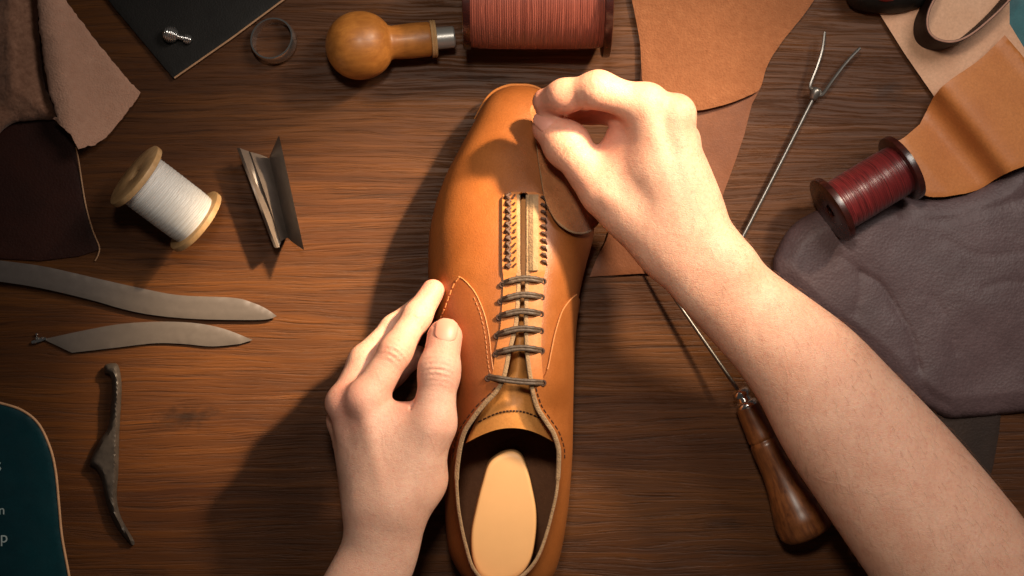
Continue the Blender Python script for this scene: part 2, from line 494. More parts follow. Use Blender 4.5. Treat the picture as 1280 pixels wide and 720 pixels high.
def surf_at(px, py):
    side = -1 if px < edge_x(-1, py) else 1
    return side, s_at_x(side, py, px)

def grid(rows):
    n = len(rows[0]); V = [p for r in rows for p in r]; F = []
    for i in range(len(rows)-1):
        for j in range(n-1): F.append((i*n+j, i*n+j+1, (i+1)*n+j+1, (i+1)*n+j))
    return V, F
def slab(rows_top, rows_bot):
    V1, F1 = grid(rows_top); V2, F2 = grid(rows_bot); N = len(V1); n = len(rows_top[0]); m = len(rows_top)
    F = F1 + [tuple(N+i for i in reversed(f)) for f in F2]
    ring = [i for i in range(n)] + [i*n+n-1 for i in range(1, m)] + [(m-1)*n+j for j in range(n-2, -1, -1)] + [i*n for i in range(m-2, 0, -1)]
    for a, b in zip(ring, ring[1:]+ring[:1]): F.append((b, a, a+N, b+N))
    return V1+V2, F

shoe = empty('leather_shoe', P(640, 430, 0))
tag(shoe, 'unfinished tan leather derby shoe, half laced, lying between both hands', 'shoe')

def build_shoe():
    ys = [Y0 + (Y1-Y0)*(1-math.cos(math.pi*i/150))/2 for i in range(151)]
    ys = sorted(set(ys + [240.9, 241.1, 243, 245, 730, 731.9, 732.1]))
    ss = [i/34 for i in range(35)]
    V = []; F = []
    for side in (-1, 1):
        rt = [[SP(side, y, s) for s in ss] for y in ys]
        v, f = grid(rt); b = len(V); V += v; F += [tuple(i+b for i in q) for q in f]
    up = obj('upper', V, F, M['shoe'], shoe, True, 60)
    bm = bmesh.new(); bm.from_mesh(up.data)
    bmesh.ops.remove_doubles(bm, verts=bm.verts, dist=.00025)
    bmesh.ops.recalc_face_normals(bm, faces=bm.faces)
    bm.to_mesh(up.data); bm.free(); up.data.polygons.foreach_set('use_smooth', [True]*len(up.data.polygons))
    # lining : inner skin below the top edge
    L = MB()
    yy = [y for y in ys if 243 <= y <= 731]
    for side in (-1, 1):
        rows = []
        for y in yy:
            r = []
            xg = edge_x(side, y); ze = float(zg(y)); xo = float(outL(y) if side < 0 else outR(y)); m = float(mouth(y))
            for j in range(9):
                t = j/8
                x = xg + (xo-xg)*(.55*(1-m)*t+m*(.75*math.sin(t*2.2))) - side*-1.0*0
                z = (ze-.0006) + (.014-ze)*t
                r.append(P(x - side*.8, y, z))
            rows.append(r)
        L.add(*grid(rows))
    L.build('lining', M['lining'], shoe)
    # insole board inside
    pts = [(edge_x(-1, y)-22*0, y) for y in range(250, 731, 12)]
    loopL = [P(float(outL(y))+10, y, .0135) for y in range(150, 742, 14)]
    loopR = [P(float(outR(y))-10, y, .0135) for y in range(150, 742, 14)]
    v, f = grid([[a, b] for a, b in zip(loopL, loopR)])
    obj('insole', v, f, M['lining'], shoe)
    # sole
    ring = [(float(outL(y))+7, y+(430-y)*.016) for y in ys[2:-2:3]] + [(float(outR(y))-7, y+(430-y)*.016) for y in reversed(ys[2:-2:3])]
    sm = MB()
    n = len(ring)
    sm.add([P(x, y, .0105) for x, y in ring]+[P(x, y, .0055) for x, y in ring]+[P(x, y, .0055) for x, y in ring],
           [tuple(range(n)), tuple(range(2*n-1, n-1, -1))]+[(i, (i+1) % n, n+(i+1) % n, n+i) for i in range(n)])
    sm.build('sole', M['sole'], shoe)
    hr = [(x, y) for x, y in ring if y > 560]; n = len(hr)
    hm = MB(); hm.add([P(x, y, .0056) for x, y in hr]+[P(x, y, .0002) for x, y in hr],
                      [tuple(range(n)), tuple(range(2*n-1, n-1, -1))]+[(i, (i+1) % n, n+(i+1) % n, n+i) for i in range(n)])
    hm.build('heel', M['sole'], shoe)
    # forepart filler so the sole touches the bench
    fr = [(x, y) for x, y in ring if y < 400]; n = len(fr)
    fm = MB(); fm.add([P(x, y, .0056) for x, y in fr]+[P(x, y, .0002) for x, y in fr],
                      [tuple(range(n)), tuple(range(2*n-1, n-1, -1))]+[(i, (i+1) % n, n+(i+1) % n, n+i) for i in range(n)])
    fm.build('half_sole', M['sole'], shoe)

    wl = MB(); yw = [150-42.5*math.sin(math.pi/2*i/20) for i in range(21)]  # thin paler tube along the toe edge, standing in for its rim light
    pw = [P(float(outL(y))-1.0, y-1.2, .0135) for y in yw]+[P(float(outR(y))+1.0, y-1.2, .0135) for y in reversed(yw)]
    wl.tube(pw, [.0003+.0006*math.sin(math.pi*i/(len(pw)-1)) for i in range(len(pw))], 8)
    wl.build('welt_rim_light', M['facing'], shoe)
    # ---- quarters laid over the vamp
    seamL = curve([(346, 575), (349, 580), (357, 588), (368, 596), (380, 601.5), (395, 607), (410, 610.5), (425, 613), (445, 615), (460, 617), (478, 621)], False)
    lowL = curve([(346, 575), (355, 568), (370, 562), (385, 557), (405, 549), (420, 546)], False)
    seamR = curve([(368, 718), (372, 713), (380, 706), (390, 700), (405, 695), (420, 691), (440, 687), (460, 683), (478, 676)], False)
    lowR = curve([(368, 718), (374, 722), (380, 724), (390, 722)], False)
    for side, seam, low, y0, yl in ((-1, seamL, lowL, 346.0, 420.0), (1, seamR, lowR, 368.0, 384.0)):
        yq = [y0 + (Y1-2-y0)*((i/110)**1.25) for i in range(111)]
        top = []; bot = []
        for y in yq:
            if y < 478: hi = s_at_x(side, y, float(seam(y)))
            else:
                hi = 1.0
            hi = min(hi, .995)
            k = min(1, max(0, (y-472)/14)); hi = hi*(1-k)+.992*k
            lo = s_at_x(side, y, float(low(y))) if y < yl else .02
            if y >= yl:
                kk = min(1, (y-yl)/22); lo = .24*(1-kk)+.02*kk
            lo = min(lo, hi-.003)
            sj = [lo+(hi-lo)*j/26 for j in range(27)]
            top.append([SP(side, y, s, .0013) for s in sj]); bot.append([SP(side, y, s, -.0003) for s in sj])
        v, f = slab(top, bot)
        q = obj('quarter', v, f, M['quarter'] if side < 0 else M['shoe'], shoe, True, 50)
        if side < 0: q['label'] = 'redder brown quarter panel under the thumb'
        # pale raw edge + stitches along the seam
        ed = MB(); st = MB()
        yk = [y0 + (462-y0)*i/60 for i in range(61)]
        ed.tube([SP(side, y, s_at_x(side, y, float(seam(y))), .0013) for y in yk], .00036, 6)
        ed.build('seam_edge', M['stitch_l'], shoe)
        if side < 0:
            n = 9
            for i in range(n):
                ya = 346+(418-346)*(i+.15)/n; yb = 346+(418-346)*(i+.8)/n
                st.tube([SP(side, ya, s_at_x(side, ya, float(low(ya))+2.5), .0019), SP(side, yb, s_at_x(side, yb, float(low(yb))+2.5), .0017)], .00036, 6)
            for i in range(16):
                ya = 372+(468-372)*(i+.1)/16; yb = 372+(468-372)*(i+.75)/16
                st.tube([SP(side, y, s_at_x(side, y, float(seam(y))-4.5), .0015) for y in (ya, yb)], .00024, 6)
            st.build('seam_stitching', M['stitch_l'], shoe)
    # ---- facings: raised strips beside the lace gap
    for side in (-1, 1):
        top = []; bot = []
        for i in range(60):
            y = 241.5 + (478-241.5)*i/59
            k = max(0, min(1, (y-241.5)/5))**.5
            w = (19 if side < 0 else 20)*(.35+.65*k) if y < 400 else 19-(y-400)*.06
            xe = edge_x(side, max(y, 244)); hi = .998; lo = s_at_x(side, y, xe+side*w)
            sj = [lo+(hi-lo)*j/8 for j in range(9)]
            h = .0022 if y < 345 else .0014
            top.append([SP(side, y, s, h) for s in sj]); bot.append([SP(side, y, s, -.0003) for s in sj])
        v, f = slab(top, bot); obj('facing', v, f, M['facing'], shoe, True, 50)
        # raw cream edge along throat and mouth
        eb = MB()
        yk = [244+i*3 for i in range(int((731-244)/3)+1)]
        pts = []; rs = []
        for y in yk:
            p = P(edge_x(side, y)+side*.6, y, float(zg(y))+(.0011 if y < 478 else .0006)); pts.append(p)
            wide = 1.0 if y < 250 else 0
            rs.append(.0018 if (side > 0 and y < 340) else (.0015 if y < 345 else (.00125 if y < 470 else (.0013 if y < 600 else .0009))))
        eb.tube(pts, rs, 8, True, .75)
        eb.build('raw_edge', M['cream'], shoe)
    # folded inner flange of the open throat (cream strip)
    tab = MB()
    rows = []
    for i in range(25):
        y = 243+i*(338-243)/24
        rows.append([P(661.5, y, float(zg(y))+.0030), P(666.5, y, float(zg(y))+.0042), P(673, y, float(zg(y))+.0028)])
    tab.add(*slab(rows, [[p-Vector((0, 0, .0012)) for p in r] for r in rows]))
    tab.build('throat_flange', M['cream'], shoe)
    # whip stitches at the unlaced top
    ws = MB()
    def on(px, py, o):
        sd, s = surf_at(px, py); return SP(sd, py, s, o)
    for i in range(11):
        y = 246+i*8.6
        q = RNG.uniform(-1.1, 1.1, 4)
        for (xa, ya, xb, yb) in ((631+q[0], y+5, 639, y-2+q[1]), (632, y-2+q[2], 638.5+q[3], y+5)):
            ws.tube([on(xa, ya, .0010), on((xa+xb)/2, (ya+yb)/2, .0034), on(xb, yb, .0026)], [.0008, .0012, .0009], 7)
        j = RNG.uniform(-1, 1, 4)
        ws.tube([on(642+j[0], y+3+j[1], .0026), on(645.3+j[2], y+j[3], .0032)], [.0008, .0005], 6)
    for i in range(10):
        y = 250+i*8.8
        ws.tube([on(675, y-2, .003), on(678.5, y, .0036), on(682, y+3, .0014)], [.0008, .0011, .0007], 7)
    ws.build('whip_stitching', M['stitch'], shoe)
    # lower stitch rows by the mouth
    for side, off in ((-1, -4.5), (1, 4.5)):
        ms = MB()
        for i in range(13):
            ya = 484+i*7; yb = ya+4.2
            ms.tube([SP(side, y, s_at_x(side, y, edge_x(side, y)+off), .0016) for y in (ya, yb)], .0004, 6)
        ms.build('topline_stitching', M['stitch'], shoe)
    # tongue
    def tz(u, y): return .0775 - .012*u*u - .00003*(y-478)*(y > 478)
    rows = []
    for i in range(41):
        v_ = i/40
        r = []
        for j in range(21):
            u = -1+2*j/20
            yb = 535 + 19*abs(u)**2.2
            y = 246+(yb-246)*v_
            if y < 470: xl, xr = ridge(y)-13, ridge(y)+13
            else:
                k = (y-470)/75; xl = 626-40*k**.8; xr = 665+27*k**.8
            x = (xl+xr)/2+(xr-xl)/2*u
            zt = min(tz(u, y), float(zg(y))-.0035-.009*min(1, max(0, (430-y)/40))) if y < 500 else tz(u, y)-.0025
            if y >= 500: zt = tz(u, y)+.0015 - .0015*max(0, (y-520)/30)**2
            r.append(P(x, y, zt))
        rows.append(r)
    v, f = slab(rows, [[p-Vector((0, 0, .002)) for p in r] for r in rows])
    obj('tongue', v, f, M['tongue'], shoe, True, 50)
    ts = MB(); R = rows
    for j in range(1, 19):
        a = R[37][j]; b = R[37][j+1]
        up = Vector((0, 0, .0004))
        ts.tube([a+up, a.lerp(b, .62)+up], .0005, 6)
    ts.build('tongue_stitching', M['stitch'], shoe)
    # laces
    for (y, xa, xb, ya, yb, zz) in ((350, 629, 678, 354, 351, .0040), (371, 627, 676, 375, 371, .0044), (391, 625, 675, 395, 392, .0046), (412, 622, 675, 418, 413, .0048),
                                    (435, 621, 676, 441, 438, .0048), (474, 611, 678, 471, 478, .0042)):
        mb = MB(); pts = []
        n = 18
        for i in range(n+1):
            u = i/n; x = xa+(xb-xa)*u; yy_ = ya+(yb-ya)*u - 4.5*math.sin(math.pi*u)*(1 if y < 470 else -.4)
            sd = -1 if x < ridge(yy_) else 1
            xe = edge_x(sd, yy_)
            inside = (x > edge_x(-1, yy_)) and (x < edge_x(1, yy_))
            base = float(zg(yy_)) if inside else S(sd, yy_, s_at_x(sd, yy_, x))[2]
            lift = zz*min(1, math.sin(math.pi*min(max(u, .03), .97))*2.2)
            pts.append(P(x, yy_, base+max(lift, .0009)))
        for k in (-1, 1):
            mb.tube([p+Vector((0, .00075*k, 0)) for p in pts], [.0010+.00012*math.sin(i*2.1+k) for i in range(n+1)], 8)
        mb.tube([pts[0]+Vector((.0002, -.0004, .0002)), pts[0]+Vector((-.0006, -.0022, -.0004))], [.0013, .0007], 7)
        mb.build('lace', M['lace'], shoe)
        for q in (pts[0]+Vector((-.0005, -.0008, .0004)), pts[-1]+Vector((.0004, -.0003, .0004))):
            em = MB(); em.lathe([(-.0012, .0016), (.0003, .0019), (.0007, .0016), (.0007, .0011), (-.0004, .0008)], q, (0, 0, 1), 14)
            em.build('eyelet', M['stitch'], shoe)
    # wooden last showing in the mouth
    oval = catmull([(632, 565), (648, 567), (658, 583), (665, 610), (670, 640), (669, 672), (662, 704), (646, 722), (622, 728), (602, 722), (591, 700), (589, 668), (595, 635), (603, 603), (612, 578)], 6, True)
    cx, cy = 630, 648
    lm = MB(); n = len(oval)
    prof = [(0.90, .0610), (.965, .0608), (.99, .0600), (1.0, .0585), (1.005, .056), (1.03, .035), (1.04, .0145)]
    V = [P(cx+(p[0]-cx)*a, cy+(p[1]-cy)*a, z) for a, z in prof for p in oval]
    F = [tuple(range(n))]+[(i*n+j, i*n+(j+1) % n, (i+1)*n+(j+1) % n, (i+1)*n+j) for i in range(len(prof)-1) for j in range(n)]
    lm.add(V, F); lm.build('shoe_last', M['last'], shoe, True, 60)
build_shoe()

# ================================================================== HANDS (implicit surface -> one skin)
def surface_nets(F, org, h):
    ins = F < 0
    nx, ny, nz = F.shape
    c = np.zeros((nx-1, ny-1, nz-1), np.int8)
    for a in (0, 1):
        for b in (0, 1):
            for d in (0, 1): c += ins[a:nx-1+a, b:ny-1+b, d:nz-1+d]
    act = (c > 0) & (c < 8)
    idx = np.argwhere(act); idmap = np.full(act.shape, -1, np.int32); idmap[act] = np.arange(len(idx))
    acc = np.zeros((len(idx), 3)); cnt = np.zeros(len(idx))
    corners = [(a, b, d) for a in (0, 1) for b in (0, 1) for d in (0, 1)]
    val = {k: F[idx[:, 0]+k[0], idx[:, 1]+k[1], idx[:, 2]+k[2]] for k in corners}
    for k in corners:
        for ax in range(3):
            if k[ax]: continue
            k2 = tuple(1 if i == ax else k[i] for i in range(3))
            a, b = val[k], val[k2]; m = (a < 0) != (b < 0)
            t = np.where(m, a/(a-b+1e-20), 0)
            p = np.tile(np.array(k, float), (len(idx), 1)); p[:, ax] += t
            acc[m] += p[m]; cnt[m] += 1
    V = np.array(org)+h*(idx+acc/cnt[:, None])
    faces = []
    for ax in range(3):
        sl0 = [slice(1, -1)]*3; sl1 = [slice(1, -1)]*3
        sl0[ax] = slice(0, -1); sl1[ax] = slice(1, None)
        A = ins[tuple(sl0)]; B = ins[tuple(sl1)]
        for sgn, m in ((0, A & ~B), (1, ~A & B)):
            e = np.argwhere(m)
            if not len(e): continue
            for q in range(3):
                if q != ax: e[:, q] += 1
            u, v = [q for q in range(3) if q != ax]
            def cell(du, dv):
                z = e.copy(); z[:, u] -= du; z[:, v] -= dv
                return idmap[z[:, 0], z[:, 1], z[:, 2]]
            quad = np.stack([cell(1, 1), cell(0, 1), cell(0, 0), cell(1, 0)], 1)
            if (sgn == 1) != (ax == 1): quad = quad[:, ::-1]
            faces.append(quad)
    return V, np.concatenate(faces)

class Skin:
    def __init__(s, lo, hi, h):
        s.h = h; s.lo = np.array(lo); n = np.ceil((np.array(hi)-s.lo)/h).astype(int)+1
        s.F = np.full(tuple(n), .03, np.float32)
    def box(s, pts, pad):
        pts = np.array(pts)
        a = np.maximum(np.floor((pts.min(0)-pad-s.lo)/s.h).astype(int), 0)
        b = np.minimum(np.ceil((pts.max(0)+pad-s.lo)/s.h).astype(int)+1, s.F.shape)
        return a, b
    def coords(s, a, b):
        return [((np.arange(a[i], b[i])*s.h+s.lo[i]).astype(np.float32)).reshape([-1 if i == q else 1 for q in range(3)]) for i in range(3)]
    @staticmethod
    def smin(a, b, k):
        hh = np.maximum(k-np.abs(a-b), 0)/k
        return np.minimum(a, b)-hh*hh*k*.25
    def capsule(s, X, A, B, ra, rb, zs=1.0):
        A = np.array(A, np.float32); B = np.array(B, np.float32)
        w = (1, 1, zs); ab = (B-A)*np.array(w, np.float32)
        d = [(X[i]-A[i])*w[i] for i in range(3)]
        t = np.clip((d[0]*ab[0]+d[1]*ab[1]+d[2]*ab[2])/(ab@ab), 0, 1)
        q = np.sqrt((d[0]-t*ab[0])**2+(d[1]-t*ab[1])**2+(d[2]-t*ab[2])**2)
        return (q-(ra+(rb-ra)*t*t*(3-2*t)))/ (1+(zs-1)*.4)
    def chain(s, pts, rad, k_in=.004, k=.004, zs=1.0):
        """joined tapered segments, blended as one limb into the body"""
        pts = [np.array(p) for p in pts]
        pad = max(rad)+.012
        a, b = s.box(pts, pad); X = s.coords(a, b); f = None
        zz = zs if hasattr(zs, '__len__') else [zs]*len(pts)
        for i in range(len(pts)-1):
            d = s.capsule(X, pts[i], pts[i+1], rad[i], rad[i+1], (zz[i]+zz[i+1])/2)
            f = d if f is None else s.smin(f, d, k_in)
        sl = tuple(slice(a[i], b[i]) for i in range(3))
        s.F[sl] = s.smin(s.F[sl], f, k)
    def limb(s, pts, rad, zs, k=.006, n=5):
        q = catmull([np.r_[np.array(p), r, z] for p, r, z in zip(pts, rad, zs)], n)
        s.chain([c[:3] for c in q], [c[3] for c in q], .0012, k, [c[4] for c in q])
    def dent(s, A, B, r, k=.004):
        pts = [np.array(A), np.array(B)]
        a, b = s.box(pts, r+.01); X = s.coords(a, b)
        d = s.capsule(X, A, B, r, r); sl = tuple(slice(a[i], b[i]) for i in range(3))
        s.F[sl] = -s.smin(-s.F[sl], d, k)
    def wrinkle(s, c, axis, amp, lam, rad):
        c = np.array(c); ax = np.array(axis, float); ax /= np.linalg.norm(ax)
        a, b = s.box([c], rad*2.2); X = s.coords(a, b)
        d = [X[i]-c[i] for i in range(3)]
        u = d[0]*ax[0]+d[1]*ax[1]+d[2]*ax[2]; r2 = d[0]**2+d[1]**2+d[2]**2
        sl = tuple(slice(a[i], b[i]) for i in range(3))
        side = d[0]*ax[1]-d[1]*ax[0]
        s.F[sl] += (amp*np.exp(-r2/rad**2)*np.cos(2*math.pi*(u+side*side*25)/lam)).astype(np.float32)
    def mesh(s, name, mat, parent, flush, iters=3):
        V, Fq = surface_nets(s.F, s.lo, s.h)
        n = len(V)
        e = np.concatenate([Fq[:, [0, 1]], Fq[:, [1, 2]], Fq[:, [2, 3]], Fq[:, [3, 0]]])
        deg = np.bincount(e.ravel(), minlength=n).astype(float)[:, None]
        for it in range(iters*2):
            acc = np.zeros_like(V)
            for c in range(3):
                acc[:, c] = np.bincount(e[:, 0], V[e[:, 1], c], n)+np.bincount(e[:, 1], V[e[:, 0], c], n)
            L = acc/deg-V
            V = V+L*(.55 if it % 2 == 0 else -.5)
        me = bpy.data.meshes.new(name)
        me.vertices.add(n); me.vertices.foreach_set('co', V.astype(np.float32).ravel())
        me.loops.add(len(Fq)*4); me.loops.foreach_set('vertex_index', Fq.astype(np.int32).ravel())
        me.polygons.add(len(Fq)); me.polygons.foreach_set('loop_start', np.arange(0, len(Fq)*4, 4, dtype=np.int32))
        me.polygons.foreach_set('use_smooth', [True]*len(Fq))
        me.update(calc_edges=True); me.validate()
        fl = np.zeros(n)
        for c, r, w in flush:
            fl = np.maximum(fl, w*np.exp(-((V-np.array(c))**2).sum(1)/r**2))
        at = me.attributes.new('flush', 'FLOAT', 'POINT'); at.data.foreach_set('value', fl.astype(np.float32))
        me.materials.append(mat)
        return link(bpy.data.objects.new(name, me), parent)

def pj(*a): return [P(x, y, z/1000) for x, y, z in a]

def nail(parent, c, axis, normal, length, width, rc, name='fingernail'):
    """curved plate lying on a thumb tip: c centre on skin, axis to the tip"""
    ax = Vector(axis).normalized(); nn = Vector(normal); nn = (nn-ax*nn.dot(ax)).normalized(); sd = ax.cross(nn)
    rows_t = []; rows_b = []
    for i in range(13):
        u = -1+2*i/12
        r = []; rb = []
        hw = width/2*(1-.10*max(0, -u)**2)*math.sqrt(max(1-max(0, abs(u)-.45)**2/.36, .02))
        for j in range(13):
            w = -1+2*j/12
            x = hw*w; ang = x/rc
            p = Vector(c)+ax*(u*length/2)+sd*(rc*math.sin(ang))+nn*(rc*(math.cos(ang)-1)-.0012*u*u+.0003)
            r.append(p); rb.append(p-nn*.0009)
        rows_t.append(r); rows_b.append(rb)
    v, f = slab(rows_t, rows_b)
    return obj(name, v, f, M['nail'], parent, True, 60)

person = empty('person', P(760, 700, 0))
tag(person, 'person with bare forearms pinching a leather flap over the shoe', 'person')

def right_arm():
    h = .0011
    s = Skin((.0, -.30, .030), (.345, .160, .170), h)
    fa = pj((850, 292, 83), (887, 341, 82), (925, 380, 77), (974, 425, 74), (1015, 468, 72), (1055, 523, 71), (1109, 590, 71), (1172, 672, 72), (1260, 790, 74), (1310, 860, 75))
    s.limb(fa, [.0246, .0236, .0248, .0282, .0326, .0372, .0406, .0432, .0450, .0455], [1.42, 1.38, 1.34, 1.30, 1.27, 1.25, 1.22, 1.2, 1.2, 1.2])
    idx = pj((846, 285, 88), (803, 133, 98)); mid = pj((864, 283, 88), (842, 146, 96)); rng_ = pj((872, 288, 82), (851, 176, 80)); pky = pj((870, 298, 76), (852, 208, 66))
    for m, r0, r1 in ((idx, .0145, .0108), (mid, .0140, .0108), (rng_, .0140, .0100), (pky, .0135, .0095)): s.chain(m, [r0, r1], .006, .009)
    s.chain(pj((815, 215, 88), (850, 230, 84)), [.013, .013], .006, .012)
    s.chain(pj((825, 260, 80), (857, 262, 76)), [.016, .016], .006, .012)
    # thumb
    th = pj((835, 312, 82), (756, 240, 80), (708, 181, 79), (688, 160, 74))
    s.chain(th[:2], [.0150, .0130], .006, .010)
    s.chain(th[1:], [.0130, .0108, .0102], .006, .004)
    s.chain(pj((706, 184, 77), (712, 178, 79)), [.0108, .0108], .003, .004)
    s.chain(pj((786, 262, 80), (784, 186, 85)), [.0120, .0095], .006, .012)        # web muscle
    s.chain(pj((766, 228, 78), (776, 168, 84)), [.0090, .0068], .006, .009)
    # fingers
    fi = pj((803, 132, 98), (748, 112, 100), (706, 120, 90), (682, 127, 80))
    s.chain(fi, [.0106, .0090, .0081, .0073], .007, .005)
    fm = pj((842, 146, 96), (784, 140, 84), (740, 136, 68), (714, 142, 60)); s.chain(fm, [.0104, .0090, .0080, .0070], .004, .004)
    fr = pj((851, 176, 80), (800, 196, 60), (782, 208, 52), (768, 216, 56)); s.chain(fr, [.0098, .0085, .0076, .0068], .004, .004)
    fp = pj((852, 208, 66), (812, 224, 52), (794, 232, 46), (782, 238, 48)); s.chain(fp, [.0090, .0076, .0066, .0060], .004, .004)
    # knuckle caps, tendons
    for p, r in ((pj((812, 126, 100))[0], .0084), (pj((846, 140, 97))[0], .0084)):
        s.chain([p, p+Vector((.0001, 0, 0))], [r, r], .003, .006)
    s.chain(pj((852, 282, 99), (810, 140, 105)), [.0022, .0030], .002, .005)
    s.chain(pj((868, 282, 99), (844, 150, 103)), [.0022, .0030], .002, .005)
    s.chain(pj((830, 300, 92), (760, 244, 91)), [.0022, .0024], .002, .006)
    s.chain(pj((904, 320, 88), (914, 330, 87)), [.010, .010], .002, .014)     # ulna head
    ax = th[2]-th[1]
    s.wrinkle(pj((710, 182, 87))[0], ax, .00075, .0030, .0070)
    s.wrinkle(pj((745, 110, 112))[0], fi[2]-fi[1], .00030, .0024, .006)
    s.wrinkle(pj((735, 128, 100))[0], fi[2]-fi[1], .0005, .006, .005)
    fl = [(fi[3], .014, .9), (fi[1], .014, .55), (th[3], .015, .95), (th[2], .014, .5), (fi[0], .014, .4), (fm[0], .014, .4), (fm[2], .02, .8), (fr[1], .02, .6), (fp[1], .02, .6), (pj((770, 170, 86))[0], .02, .6), (pj((700, 130, 88))[0], .022, .6), (pj((735, 215, 80))[0], .02, .45), (pj((745, 140, 90))[0], .018, .7)]
    o = s.mesh('arm', M['skin_r'], person, fl)
    o['label'] = 'tanned arm reaching in diagonally, thumb and forefinger pinching the flap'
    tip = th[3]; axn = (th[3]-th[2]).normalized(); nn = Vector((-.12, .12, .98)); nn = (nn-axn*nn.dot(axn)).normalized()
    nail(o, tip+nn*.0104+axn*.0018, axn+nn*-.10, nn, .0130, .0125, .0094)
    V = np.empty(len(o.data.vertices)*3, np.float32); o.data.vertices.foreach_get('co', V); V = V.reshape(-1, 3)
    N = np.empty(len(V)*3, np.float32); o.data.vertices.foreach_get('normal', N); N = N.reshape(-1, 3)
    ok = np.where((N[:, 2] > -.1) & (V[:, 1] < .075) & (V[:, 1] > -.2))[0]
    w_ = np.clip((.085-V[ok, 1])/.09, .05, 1); pick = RNG.choice(ok, 1100, False, w_/w_.sum())
    hm = MB()
    for i in pick:
        p = Vector(V[i]); n = Vector(N[i]); g = Vector((.35, -.92, 0))+Vector(RNG.uniform(-.25, .25, 3)); g = (g-n*g.dot(n)).normalized()
        L = RNG.uniform(.003, .007)
        hm.tube([p-n*.0003, p+g*L*.35+n*L*.22, p+g*L*.75+n*L*.26, p+g*L+n*L*.18], [.000036, .000034, .00003, .000012], 3, False)
    tag(hm.build('arm_hair', M['hair'], o), kind='stuff')
right_arm()

def left_arm():
    h = .0010
    s = Skin((-.150, -.29, .002), (-.018, .025, .115), h)
    fa = pj((482, 640, 72), (474, 690, 68), (452, 740, 68), (425, 800, 70), (390, 880, 74), (370, 920, 75))
    s.limb(fa, [.0222, .0212, .0224, .0255, .0290, .0300], [1.28, 1.28, 1.25, 1.2, 1.15, 1.15])
    for m, r0, r1 in ((pj((484, 622, 76), (458, 502, 75)), .0135, .0104), (pj((468, 625, 71), (432, 505, 66)), .0135, .0100),
                      (pj((462, 632, 62), (430, 526, 52)), .0130, .0095), (pj((460, 640, 54), (436, 552, 40)), .0125, .0090)):
        s.chain(m, [r0, r1], .006, .009)
    th = pj((500, 625, 74), (541, 530, 82), (549, 464, 81), (556, 421, 73))
    s.chain(th[:2], [.0150, .0120], .006, .010); s.chain(th[1:], [.0120, .0102, .0098], .005, .006)
    s.chain(pj((549, 470, 80), (549, 460, 80)), [.0106, .0106], .003, .004)
    s.chain(pj((488, 545, 74), (500, 605, 73)), [.0125, .0140], .006, .012)
    s.chain(pj((520, 548, 74), (528, 600, 70)), [.0130, .0125], .006, .012)
    s.chain(pj((480, 520, 72), (522, 530, 76)), [.0075, .0085], .006, .010)        # thumb web
    s.chain(pj((475, 575, 62), (520, 590, 58)), [.016, .015], .006, .012)          # palm
    fi = pj((458, 501, 75), (494, 440, 72), (521, 396, 63), (541, 364, 55)); s.chain(fi, [.0104, .0090, .0078, .0068], .004, .004)
    fm = pj((432, 505, 66), (456, 452, 59), (493, 412, 48), (524, 384, 42)); s.chain(fm, [.0100, .0090, .0080, .0068], .004, .0028)
    fr = pj((430, 526, 52), (452, 474, 42), (490, 432, 35), (524, 404, 32)); s.chain(fr, [.0094, .0084, .0075, .0066], .004, .0028)
    fp = pj((436, 552, 40), (458, 505, 28), (492, 468, 22), (522, 444, 20)); s.chain(fp, [.0088, .0074, .0066, .0058], .004, .0028)
    for p, r in ((pj((453, 497, 79))[0], .0085), (pj((428, 502, 70))[0], .0082)):
        s.chain([p, p+Vector((.0001, 0, 0))], [r, r], .003, .006)
    s.chain(pj((482, 615, 87), (458, 510, 82)), [.0022, .003], .002, .005)
    s.chain(pj((520, 620, 84), (540, 540, 90)), [.0022, .0024], .002, .006)
    s.wrinkle(pj((549, 462, 91))[0], th[2]-th[1], .00070, .0030, .0075)
    s.wrinkle(pj((494, 440, 81))[0], fi[2]-fi[1], .0006, .0030, .0070)
    s.wrinkle(pj((519, 398, 70))[0], fi[2]-fi[1], .0003, .0022, .005)
    s.dent(pj((517, 506, 84))[0], pj((515, 534, 87))[0], .0012, .002)
    fl = [(fi[3], .015, .9), (fi[2], .012, .5), (fi[1], .014, .6), (th[3], .016, .95), (th[2], .014, .5), (pj((440, 498, 76))[0], .016, .75), (fm[0], .016, .8), (fm[1], .012, .4), (th[1], .014, .25), (pj((505, 500, 76))[0], .014, .5)]
    o = s.mesh('arm', M['skin_l'], person, fl)
    o['label'] = 'paler arm with its hand gripping the side of the shoe, thumb on top'
    axn = (th[3]-th[2]).normalized(); nn = Vector((.10, .15, .97)); nn = (nn-axn*nn.dot(axn)).normalized()
    nail(o, th[3]+nn*.0101+axn*.0012, axn+nn*-.12, nn, .0134, .0136, .0098)
left_arm()

